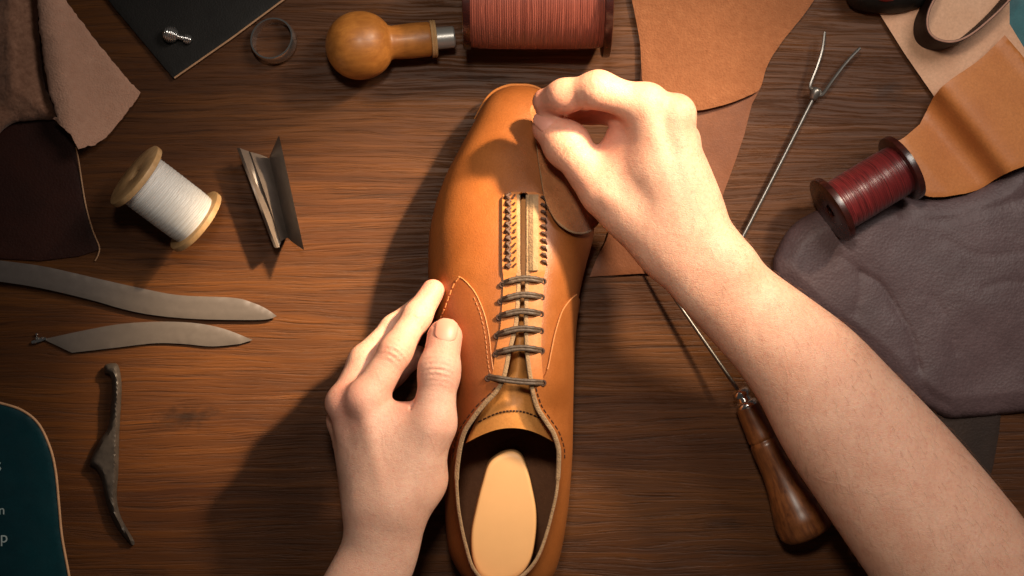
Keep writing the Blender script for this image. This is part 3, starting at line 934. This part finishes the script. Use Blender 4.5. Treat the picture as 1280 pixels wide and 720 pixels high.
# ================================================================== LEATHER FLAP held by the right hand
def build_flap():
    out = catmull([(664, 132), (667, 158), (671, 182), (675, 212), (681, 246), (689, 266), (700, 281), (718, 291), (737, 289), (752, 274), (757, 250), (748, 215), (732, 185), (712, 160), (690, 136)], 5, True)
    def zf(x, y, d):
        z = np.zeros(len(x))
        for i in range(len(x)):
            sd, s_ = surf_at(x[i], min(max(y[i], 112), 700)) if True else None
            z[i] = S(sd, y[i], s_)[2] if s_ > .225 else .03
        z = np.maximum(z, .036)
        lift = .004+.013*np.clip((215-y)/80, 0, 1)**1.3 + .002*np.clip((x-690)/60, 0, 1)
        return z+lift
    o = tag(sheet('leather_flap', [tuple(p) for p in out], zf, .0018, M['flap'], None, 4.5, .15),
        'brown leather flap with pale cut edge held up on the shoe toe', 'leather piece')
    q = np.array([tuple(p) for p in out[5:42]]); z = zf(q[:, 0], q[:, 1], None)+.0011
    m = MB(); m.tube([P(a[0]+.6, a[1], c) for a, c in zip(q, z)], .0006, 7); m.build('cut_edge', M['cream'], o)
build_flap()

# ================================================================== SPOOLS
def spool(name, c, axis, L, Rf, Rt, tf, mats, label, cat, R2=None, hole=.004, group=None, open_hole=True):
    ax = Vector(axis).normalized(); c = Vector(c)
    e = empty(name, (c.x, c.y, 0)); tag(e, label, cat, group)
    for k, sgn in ((0, -1), (1, 1)):
        R = Rf if k == 0 else (R2 or Rf)
        fl = MB(); b = tf*.18
        fl.lathe([(L/2-tf, hole), (L/2-tf, R-b), (L/2-tf+b*.4, R-b*.3), (L/2-tf/2, R), (L/2-b*.4, R-b*.3), (L/2, R-b), (L/2, hole+.0012), (L/2-.0006, hole), (L/2-.004, hole)], c, ax*sgn, 64, True)
        fl.build('flange', mats[0], e, True, 35)
    th = MB(); n = 150; prof = []
    for i in range(n+1):
        u = -1+2*i/n; x = u*(L/2-tf)
        r = Rt*(1-.035*abs(u)**6)+.00006*math.sin(i*1.9)+.00007*math.sin(i*.63+1)+.00005*math.sin(i*3.7)
        prof.append((x, r))
    th.lathe(prof, c, ax, 72, True); th.build('thread', mats[1], e, True, 60)
    return e
th_w = thread_mat('white_thread', srgb(222, 217, 210), srgb(242, 240, 237), (.76, -.66, -.28), .0012)
axw = Vector((.680, -.570, -.46))
spool('thread_spool', P(208, 249, .0300), axw, .0475, .0212, .0165, .0036, (M['bobbin_wood'], th_w),
      'pale wooden spool wound with white thread, tilted on the table', 'thread spool', group='thread spools')
axr = Vector((.86, .51, -.07)).normalized()
th_r = thread_mat('wine_thread', srgb(66, 15, 17), srgb(118, 36, 37), axr, .0011, .35)
er = spool('thread_spool', P(1084, 236, .0265), axr, .0525, .0208, .0156, .0040, (M['mahogany'], th_r),
      'small dark red thread spool standing against the mauve leather', 'thread spool', group='thread spools')
axb = Vector((1, 0.0, 0))
th_b = thread_mat('russet_thread', srgb(106, 50, 39), srgb(150, 80, 64), axb, .0013, .38)
spool('thread_spool', P(671, -4, .0350), axb, .0850, .0306, .0300, .0046, (M['mahogany'], th_b),
      'large russet thread spool cut off by the top edge, beside the ball handle', 'thread spool', R2=.0350, group='thread spools')

# ================================================================== TOOLS
def build_ball_handle():
    a = P(450, 57, .0205); b = P(568, 46, .0150); ax = (b-a).normalized(); L = (b-a).length
    e = empty('ball_handle', (a.x, a.y, 0)); tag(e, 'honey coloured wooden ball handle with short neck and metal tip', 'tool handle')
    R = .0203; m = MB(); prof = []
    for i in range(1, 30):
        q = math.pi*i/30*.86
        prof.append((-R*math.cos(q), R*math.sin(q)*(1+.012*math.sin(3*q))))
    prof = [(-R, .0004)]+prof+[(R*.96, .0098), (R*1.1, .0100), (L*.55, .0104), (L*.72, .0103), (L*.745, .0098)]
    m.lathe(prof, a, ax, 64); m.build('wooden_knob', M['ball_wood'], e, True, 50)
    m = MB(); m.lathe([(L*.745, .0095), (L*.75, .0108), (L*.765, .0112), (L*.775, .0106), (L*.785, .0112), (L*.805, .0108), (L*.81, .0070)], a, ax, 48); m.build('collar', M['bobbin_wood'], e, True, 50)
    m = MB(); m.lathe([(L*.80, .0066), (L*.985, .0064), (L, .0058), (L, .0046), (L*.93, .0044)], a, ax, 40); m.build('ferrule', M['alu'], e, True, 30)
build_ball_handle()

def build_awl():
    a = P(929, 497, .0150); b = P(1012, 668, .0175); ax = (b-a).normalized(); L = (b-a).length
    e = empty('awl', (a.x, a.y, 0)); tag(e, 'steel awl with glossy brown wooden handle lying under the forearm', 'awl')
    m = MB()
    prof = [(.004, .0052), (.0045, .0068), (.008, .0074), (.020, .0084), (.0265, .0090), (.0272, .0083), (.0282, .0083), (.029, .0092), (.045, .0100), (.058, .0118), (L-.018, .0152), (L-.010, .0168), (L-.005, .0168), (L-.001, .0148), (L+.001, .0105), (L+.0015, .002)]
    pf = pchip([p[0] for p in prof], [p[1] for p in prof])
    m.lathe([(x, float(pf(x))) for x in np.linspace(.004, L+.0015, 90)], a, ax, 56); m.build('handle', M['awl_wood'], e, True, 50)
    m = MB(); m.lathe([(-.006, .0026), (-.005, .0048), (-.003, .0056), (-.001, .0052), (0, .0042), (.002, .0046), (.003, .0066), (.0055, .0072), (.007, .0066), (.0072, .004)], a, ax, 40)
    m.build('ferrule', M['bright'], e, True, 50)
    tip = P(808, 322, .0062); n = 12
    m = MB(); m.tube([a.lerp(tip, i/n) for i in range(n+1)], [.0012-.0007*(i/n)**3 for i in range(n+1)], 10); m.build('needle', M['steel'], e)
build_awl()

def build_fork():
    e = empty('forked_tool', P(1018, 118, 0)); tag(e, 'thin steel rod with a two pronged forked end on bare wood', 'tool')
    m = MB(); m.tube([P(1016, 124, .0075), P(975, 205, .0066), P(930, 293, .0058), P(893, 366, .0050)], [.00125, .0012, .0012, .0011], 10); m.build('rod', M['steel'], e)
    m = MB(); a = P(1021, 112, .0078); d = (P(1014, 128, .0075)-a).normalized()
    m.lathe([(-.001, .0022), (0, .0034), (.0015, .0036), (.0035, .0030), (.006, .0024), (.007, .0014)], a, d, 28); m.build('collar', M['steel'], e, True, 50)
    for pts in ([(1015, 112, .0085), (1013, 106, .009), (1022, 82, .0105), (1028, 62, .011), (1031, 40, .0105)], [(1022, 117, .0085), (1028, 118, .009), (1041, 100, .0105), (1058, 78, .011), (1075, 60, .0105)]):
        m = MB(); c = catmull([tuple(P(*p)) for p in pts], 6); n = len(c)
        m.tube(c, [.00115-.0002*i/n for i in range(n)], 8); m.build('prong', M['steel'], e)
build_fork()

def slab_poly(name, out, z0, z1, mat, label=None, cat=None, parent=None, step=5, zf=None, rnd=.0004, smoothn=6, group=None):
    o = sheet(name, out, zf or (lambda x, y, d: np.full(len(x), z0)), z1-z0, mat, parent, step, 0, rnd, 35)
    if label: tag(o, label, cat, group)
    return o
big = catmull([(-14, 324), (20, 328), (60, 334), (130, 350), (180, 361), (225, 369), (290, 372), (315, 378), (333, 386), (346, 395)], 6) + catmull([(340, 398), (320, 400), (250, 399), (200, 395), (160, 388), (110, 374), (50, 360), (0, 352), (-14, 351)], 6)
slab_poly('knife_blade', [tuple(p) for p in big], .0025, .0040, M['blade'], 'long grey curved blade entering from the frame edge, pointed tip', 'blade', group='grey blades', zf=lambda x, y, d: .0022+.004*np.clip((150-x)/200, 0, 1))
sm_ = catmull([(54, 424), (100, 414), (150, 405), (200, 402), (245, 404), (280, 411), (316, 425)], 6) + catmull([(300, 430), (265, 433), (230, 430), (195, 429), (150, 434), (90, 441)], 6)
slab_poly('knife_blade', [tuple(p) for p in sm_], .0012, .0024, M['blade'], 'short grey blade with double curve lying below the long one', 'blade', group='grey blades')
m = MB()
for (x, y, z, r) in ((47, 424, .0022, .0018), (44, 427, .0018, .0014), (53, 423, .0026, .0012), (46, 418, .0016, .0010)):
    m.lathe([(-r, .0001), (-r*.6, r*.8), (0, r), (r*.7, r*.6), (r, .0001)], P(x, y, z), (1, .4, .3), 7)
m.tube([P(40, 428, .002), P(50, 425, .0026), P(58, 423, .003)], [.0009, .0012, .0006], 6)
tag(m.build('metal_shaving', M['bright'], None, False), 'tiny bright metal shaving at the blunt end of the short blade', 'shaving')

def build_folded():
    prof = [((297, 185), (343, 309), .016), ((300, 185), (346, 310), .0165), ((305, 187), (349, 309), .0135), ((311, 189), (351, 303), .011), ((313, 190), (352, 301), .013), ((325, 193), (355, 299), .007), ((337, 198), (360, 297), .0018), ((341, 188), (367, 303), .010), ((349, 170), (380, 312), .024)]
    rows = []
    for k in range(13):
        t = k/12
        rows.append([P(a[0]+(b[0]-a[0])*t, a[1]+(b[1]-a[1])*t, z+.0008*math.sin(t*9+i)*(i % 3)) for i, (a, b, z) in enumerate(prof)])
    V, F = slab(rows, [[p+Vector((-.0006, 0, -.0009)) for p in r] for r in rows])
    tag(obj('folded_sheet', V, F, M['folded'], None, True, 22), 'dark grey metal sheet folded lengthwise into a raised channel', 'metal sheet')
M['folded'] = plain('folded_tin', srgb(104, 92, 84), .42, .15, .12, 150, .1)
build_folded()

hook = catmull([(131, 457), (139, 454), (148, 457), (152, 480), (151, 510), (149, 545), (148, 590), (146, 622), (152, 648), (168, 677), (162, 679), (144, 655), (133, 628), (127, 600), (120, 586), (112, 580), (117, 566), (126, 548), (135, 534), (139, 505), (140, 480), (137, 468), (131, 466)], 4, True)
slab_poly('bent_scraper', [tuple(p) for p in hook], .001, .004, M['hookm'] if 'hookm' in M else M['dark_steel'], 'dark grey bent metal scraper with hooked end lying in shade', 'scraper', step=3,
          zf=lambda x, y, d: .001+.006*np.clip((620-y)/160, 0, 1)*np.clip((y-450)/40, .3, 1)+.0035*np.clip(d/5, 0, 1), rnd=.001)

def build_ring():
    c = P(342, 51, .0052); e_ax = Vector((-.16, .22, 1)).normalized()
    m = MB(); R = .0122
    m.lathe([(-.0042, R), (-.0042, R+.0009), (-.003, R+.0014), (.003, R+.0014), (.0042, R+.0009), (.0042, R), (.003, R-.0002), (-.003, R-.0002), (-.0042, R)], c, e_ax, 72, False)
    tag(m.build('metal_ring', M['chrome'], None, True, 40), 'shiny metal ring band lying flat by the black board', 'ring')
build_ring()
def build_stud():
    m = MB(); a = P(213, 43, .0088); b = P(234, 49, .0064); ax = (b-a).normalized(); L = (b-a).length
    prof = []
    for i in range(90):
        x = -.0049+(L+.0049+.0030)*i/89
        r1 = math.sqrt(max(.0049**2-x*x, 0)); r2 = math.sqrt(max(.0030**2-(x-L)**2, 0)); r3 = .0016 if 0 < x < L else 0
        rr = max(r1, r2, r3)
        prof.append((x, max(rr, .00005)+(.00022*math.cos(x*5200) if rr > .0005 else 0)))
    m.lathe(prof, a, ax, 40); tag(m.build('metal_stud', M['chrome'], None, True, 60), 'small silver double ball stud resting on the black board', 'stud')
build_stud()

# ================================================================== LEATHERS
flat = lambda z: (lambda x, y, d: np.full(len(x), z))
slab_poly('leather_board', [(120, -20), (145, 12), (217, 98), (290, 48), (360, -4), (390, -30), (200, -60)], .0005, .0038, M['black'], 'black leather board with a pale cut edge, one corner in view', 'leather board', rnd=.0003)
m = MB(); m.tube([P(218, 97.5, .0036), P(290, 47.5, .0036), P(360, -4.5, .0036)], .0006, 6); m.build('cut_edge', M['edge'] if 'edge' in M else M['teal_rim'], bpy.data.objects['leather_board'])
mar = [(-20, 140), (60, 140), (94, 186), (100, 220), (107, 255), (116, 285), (124, 312), (100, 320), (50, 326), (-20, 322)]
slab_poly('leather_sheet', mar, .0003, .0018, M['maroon'], 'very dark maroon leather sheet beneath the beige suede pieces', 'leather', group='leather scraps', rnd=.0003)
sd = catmull([(-20, -20), (40, -20), (47, 20), (50, 60), (56, 105), (70, 146), (40, 150), (15, 154), (-20, 162)], 5, True)
sheet('suede_piece', [tuple(p) for p in sd], lambda x, y, d: .004+.012*np.clip(d/45, 0, 1)**.6+.0012*vnoise(x, y, 3, 14), .0022, M['suede_d'], None, 4.5, .5, .0006)
tag(bpy.data.objects['suede_piece'], 'darker coarse grained brown suede in the corner, next to smooth beige suede', 'suede', 'leather scraps')
sb = [(44, -20), (72, -20), (82, 0), (110, 38), (145, 82), (175, 116), (172, 122), (150, 152), (132, 172), (118, 181), (98, 186), (93, 178), (88, 168), (80, 160), (66, 148), (68, 146), (72, 147), (62, 118), (55, 80), (50, 40)]
o = sheet('suede_piece', sb, lambda x, y, d: .0085+.010*np.exp(-((x-60-.15*y)/30.0)**2)-.0035*np.clip((x-110)/60, 0, 1)+.0006*vnoise(x, y, 5, 18), .0020, M['suede_b'], None, 4.0, .55, .0005)
tag(o, 'smooth pinkish beige suede piece with frayed edge pointing at the white spool', 'suede', 'leather scraps')
m = MB(); m.tube([P(*p) for p in catmull([(95, 184, .0085), (99, 205, .0035), (103, 232, .0024), (108, 260, .0024), (116, 288, .0024), (124, 308, .0024), (123, 318, .0024), (119, 326, .0016)], 6)], .00042, 6)
tag(m.build('loose_thread', M['thread_w'], None), 'fine tan thread hanging from the beige suede across the maroon sheet', 'thread')

tan = catmull([(785, -25), (792, 10), (800, 55), (804, 106), (820, 124), (845, 135), (872, 138), (905, 131), (935, 120), (950, 110), (960, 80), (978, 52), (1005, 18), (1035, -25)], 5) + [np.array((900., -40.))]
tand = [(804, 60), (952, 108), (940, 130), (930, 170), (918, 205), (905, 240), (893, 280), (878, 318), (850, 343), (800, 342), (737, 346), (745, 325), (758, 300), (790, 200)]
slab_poly('leather_sheet', tand, .0004, .0022, M['tan_d'], 'russet leather sheet below the tan suede, running under the wrist', 'leather', group='leather scraps', rnd=.0004)
o = sheet('leather_sheet', [tuple(p) for p in tan], lambda x, y, d: .0024+.0030*np.clip((y-40)/100, 0, 1)**2+.0004*vnoise(x, y, 9, 40), .0024, M['tan'], None, 6, .12, .0006)
tag(o, 'bright tan suede sheet with rounded end beside the large spool', 'leather', 'leather scraps')

mv = catmull([(966, 334), (969, 318), (985, 288), (1010, 268), (1050, 255), (1110, 248), (1158, 246), (1200, 243), (1240, 226), (1300, 195), (1310, 350), (1305, 512), (1280, 515), (1235, 520), (1190, 523), (1172, 517), (1140, 496), (1100, 460), (1060, 428), (1020, 400), (985, 366), (970, 350)], 6, True)
def mvz(x, y, d):
    z = .0012+.0085*np.clip(d/26, 0, 1)**.55
    z += .0028*vnoise(x, y, 21, 95)+.0005*vnoise(x, y, 22, 34)+.00012*vnoise(x, y, 23, 10)
    def crease(pts, depth, w):
        c = np.array(catmull(pts, 8)); dd = np.min(np.hypot(x[:, None]-c[None, :, 0], y[:, None]-c[None, :, 1]), axis=1)
        return -depth*.6*np.exp(-(dd/w)**2)-depth*.5*np.exp(-(dd/(w*5))**2)
    z += crease([(1075, 340), (1100, 355), (1120, 385), (1140, 420), (1148, 460)], .0024, 3.5)
    z += crease([(1165, 370), (1185, 400), (1195, 440)], .0010, 3)
    z += crease([(1130, 270), (1180, 275), (1230, 262), (1290, 245)], .0018, 6)
    z += crease([(1180, 300), (1230, 320), (1290, 312)], .0010, 5)
    z += crease([(1050, 320), (1075, 345), (1070, 390)], .0012, 4)
    z += crease([(1230, 360), (1260, 352), (1300, 356)], .0010, 3)
    z += crease([(1148, 455), (1160, 490), (1185, 505)], .0012, 4)
    return np.maximum(z, .0006)
o = sheet('leather_hide', [tuple(p) for p in mv], mvz, .0024, M['mauve'], None, 3.6, .15, .0008, 80)
tag(o, 'creased mauve brown soft hide beside the forearm, under the small red spool', 'leather', 'leather scraps')
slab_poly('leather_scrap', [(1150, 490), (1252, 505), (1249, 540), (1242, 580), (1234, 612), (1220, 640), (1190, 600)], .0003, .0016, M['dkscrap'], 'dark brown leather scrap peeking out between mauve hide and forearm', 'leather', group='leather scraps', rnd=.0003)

slab_poly('leather_strip', [(1085, -6), (1262, -20), (1262, 30), (1300, 92), (1300, 170), (1240, 165), (1168, 121), (1130, 66)], .0022, .0044, M['strip'], 'flat pale natural leather strip under the looped strap', 'leather', group='leather scraps', rnd=.0004)
rb = catmull([(1167, 121), (1178, 108), (1195, 95), (1225, 74), (1256, 44)], 6) + catmull([(1275, 66), (1310, 120), (1310, 200)], 5) + catmull([(1290, 204), (1255, 218), (1225, 236), (1200, 243), (1162, 246), (1142, 232), (1124, 196), (1117, 180), (1130, 172), (1150, 155)], 6)
def rbz(x, y, d):
    nx, ny = .78, -.63                       # across the fold, towards the upper right
    q = (x-1183)*nx+(y-122)*ny
    z = .0045+.019/(1+np.exp(-(q+8)/7.0))-.010*np.clip(q/90, 0, 1)
    z += .006*np.clip(-(q+35)/40, 0, 1)
    return z
o = sheet('leather_ribbon', [tuple(p) for p in rb], rbz, .0018, M['ribbon'], None, 4.5, .1, .0004, 60)
tag(o, 'caramel leather band bent in a soft fold behind the small red spool', 'leather', 'leather scraps')

def build_loop():
    c = catmull([(1180, -30), (1170, -6), (1161, 14), (1159, 30), (1163, 42), (1174, 50), (1192, 52), (1212, 44), (1235, 26), (1256, 6), (1275, -16)], 8)
    n = len(c); top = []; bot = []
    z0, z1 = .0046, .030
    rows_o = []
    for i, p in enumerate(c):
        a = np.array(c[min(i+1, n-1)])-np.array(c[max(i-1, 0)]); a /= np.linalg.norm(a); nrm = np.array((a[1], -a[0]))*1.8
        po = np.array(p)+nrm*-1; pi_ = np.array(p)+nrm
        b = np.array([P(po[0], po[1], z1), P(pi_[0], pi_[1], z1)])
        r = []
        for (q, z) in ((0, z0), (0, z1-.0006), (0, z1), (1, z1), (1, z1-.0006), (1, z0)):
            r.append(Vector((b[q][0], b[q][1], z)))
        rows_o.append(r)
    V, F = grid(rows_o)
    nn = 6
    o = obj('leather_strap', V, F + [tuple(range(nn)), tuple((n-1)*nn+j for j in range(nn-1, -1, -1))], M['strap'], None, True, 40)
    tag(o, 'dark leather strap standing on edge in a loop over pale leather', 'strap')
    m = MB(); m.tube([(r[2]+r[3])/2+Vector((0, 0, .0002)) for r in rows_o], .0006, 6); m.build('pale_edge', M['edge2'], o)
M['edge2'] = plain('pale_strap_edge', srgb(176, 132, 112), .55)
build_loop()
slab_poly('teal_board', [(1215, -30), (1320, -30), (1320, 160), (1270, 120), (1240, 60)], .0004, .0018, M['teal_b'], 'small teal sheet showing at the corner behind the leather strip', 'board')

def build_pouch():
    out = catmull([(1052, -40), (1056, -8), (1064, 8), (1085, 15), (1115, 17), (1140, 12), (1156, 2), (1160, -40)], 6, True)
    o = sheet('black_pouch', [tuple(p) for p in out], lambda x, y, d: .0046+.016*np.clip(d/20, 0, 1)**.5, .004, M['black'], None, 5, 0, .001, 70)
    tag(o, 'black soft leather pouch cut off by the top edge, above the pale strip', 'pouch')
    m = MB()
    rows = [[P(1108+12*math.cos(q)*k, -3+5*math.sin(q)*k, .0262-.003*k*k) for q in np.linspace(0, 2*math.pi, 25)] for k in (.02, .5, 1.0)]
    m.add(*grid(rows)); m.build('red_patch', M['red_scrap'], o)
build_pouch()

def build_tin():
    prof = catmull([(-120, 520), (-60, 506), (-20, 502), (2, 505), (28, 514), (48, 531), (62, 560), (69, 590), (73, 630), (77, 672), (86, 722), (96, 790)], 6) + [np.array((-120., 800.))]
    out = [tuple(p) for p in prof]
    o = slab_poly('teal_box', out, .0005, .014, M['teal'], 'glossy dark teal box lid with pale rim and white lettering', 'box lid', rnd=.0006)
    m = MB(); m.tube([P(p[0]+.6, p[1]-.6, .0136) for p in prof[6:-1]], .00075, 8); m.build('rim', M['teal_rim'], o)
    for k, (txt, x, y, size) in enumerate((('s', -8, 589, .0125), ('n', -2, 643, .008), ('p', 0, 678, .0095))):
        cu = bpy.data.curves.new('lettering', 'FONT'); cu.body = txt; cu.size = size; cu.extrude = .00008
        tmp = bpy.data.objects.new('tmp_letter', cu); COL.objects.link(tmp)
        bpy.context.view_layer.update()
        me = bpy.data.meshes.new_from_object(tmp.evaluated_get(bpy.context.evaluated_depsgraph_get()))
        bpy.data.objects.remove(tmp)
        l = P(x, y, .0142); me.transform(Matrix.Translation(l))
        me.materials.clear(); me.materials.append(M['white_ink'])
        lo = bpy.data.objects.new('letter', me); link(lo, o)
build_tin()

# ================================================================== CAMERA AND LIGHT
cam = bpy.data.cameras.new('camera'); co = bpy.data.objects.new('camera', cam); COL.objects.link(co)
co.location = (0, 0, H); co.rotation_euler = (0, 0, 0)
cam.sensor_width = 36; cam.lens = 36*H/0.62; cam.clip_start = .01; cam.clip_end = 50
SC.camera = co

w = bpy.data.worlds.new('World'); SC.world = w; w.use_nodes = True
w.node_tree.nodes['Background'].inputs[0].default_value = (1.0, .93, .86, 1); w.node_tree.nodes['Background'].inputs[1].default_value = .028

def aim(o, target): o.rotation_euler = (Vector(target)-o.location).to_track_quat('-Z', 'Y').to_euler()
key = bpy.data.lights.new('key_lamp', 'SPOT'); ko = bpy.data.objects.new('key_lamp', key); COL.objects.link(ko)
ko.location = (.49, .455, .57); key.energy = 57; key.color = (1, .79, .55); key.shadow_soft_size = .045
key.spot_size = math.radians(25.5); key.spot_blend = .95; aim(ko, (-.012, .0, 0))
fill = bpy.data.lights.new('fill_lamp', 'AREA'); fo = bpy.data.objects.new('fill_lamp', fill); COL.objects.link(fo)  # unseen soft area fill from the upper right
fo.location = (.36, .36, .66); fill.shape = 'RECTANGLE'; fill.size = .26; fill.size_y = .26; fill.energy = 2.6; fill.color = (1, .93, .86); aim(fo, (.06, .02, 0))
bench = bpy.data.lights.new('overhead_fill', 'SPOT'); bo = bpy.data.objects.new('overhead_fill', bench); COL.objects.link(bo)  # unseen overhead fill, added to lift the shade on awl, shoe and toe
bo.location = (-.02, .24, .84); bench.energy = 12.5; bench.color = (1, .88, .74); bench.shadow_soft_size = .05
bench.spot_size = math.radians(54); bench.spot_blend = 1.0; aim(bo, (.08, -.01, 0))

streak = bpy.data.lights.new('streak_boost', 'SPOT'); so = bpy.data.objects.new('streak_boost', streak); COL.objects.link(so)  # unseen narrow spot, added to brighten the warm patch left of the shoe
so.location = (.56, .55, .66); streak.energy = 150; streak.color = (1, .72, .42); streak.shadow_soft_size = .028
streak.spot_size = math.radians(9); streak.spot_blend = .6; aim(so, (-.125, -.012, 0))

SC.view_settings.view_transform = 'Standard'; SC.view_settings.look = 'None'
SC.view_settings.exposure = 0; SC.view_settings.gamma = 1
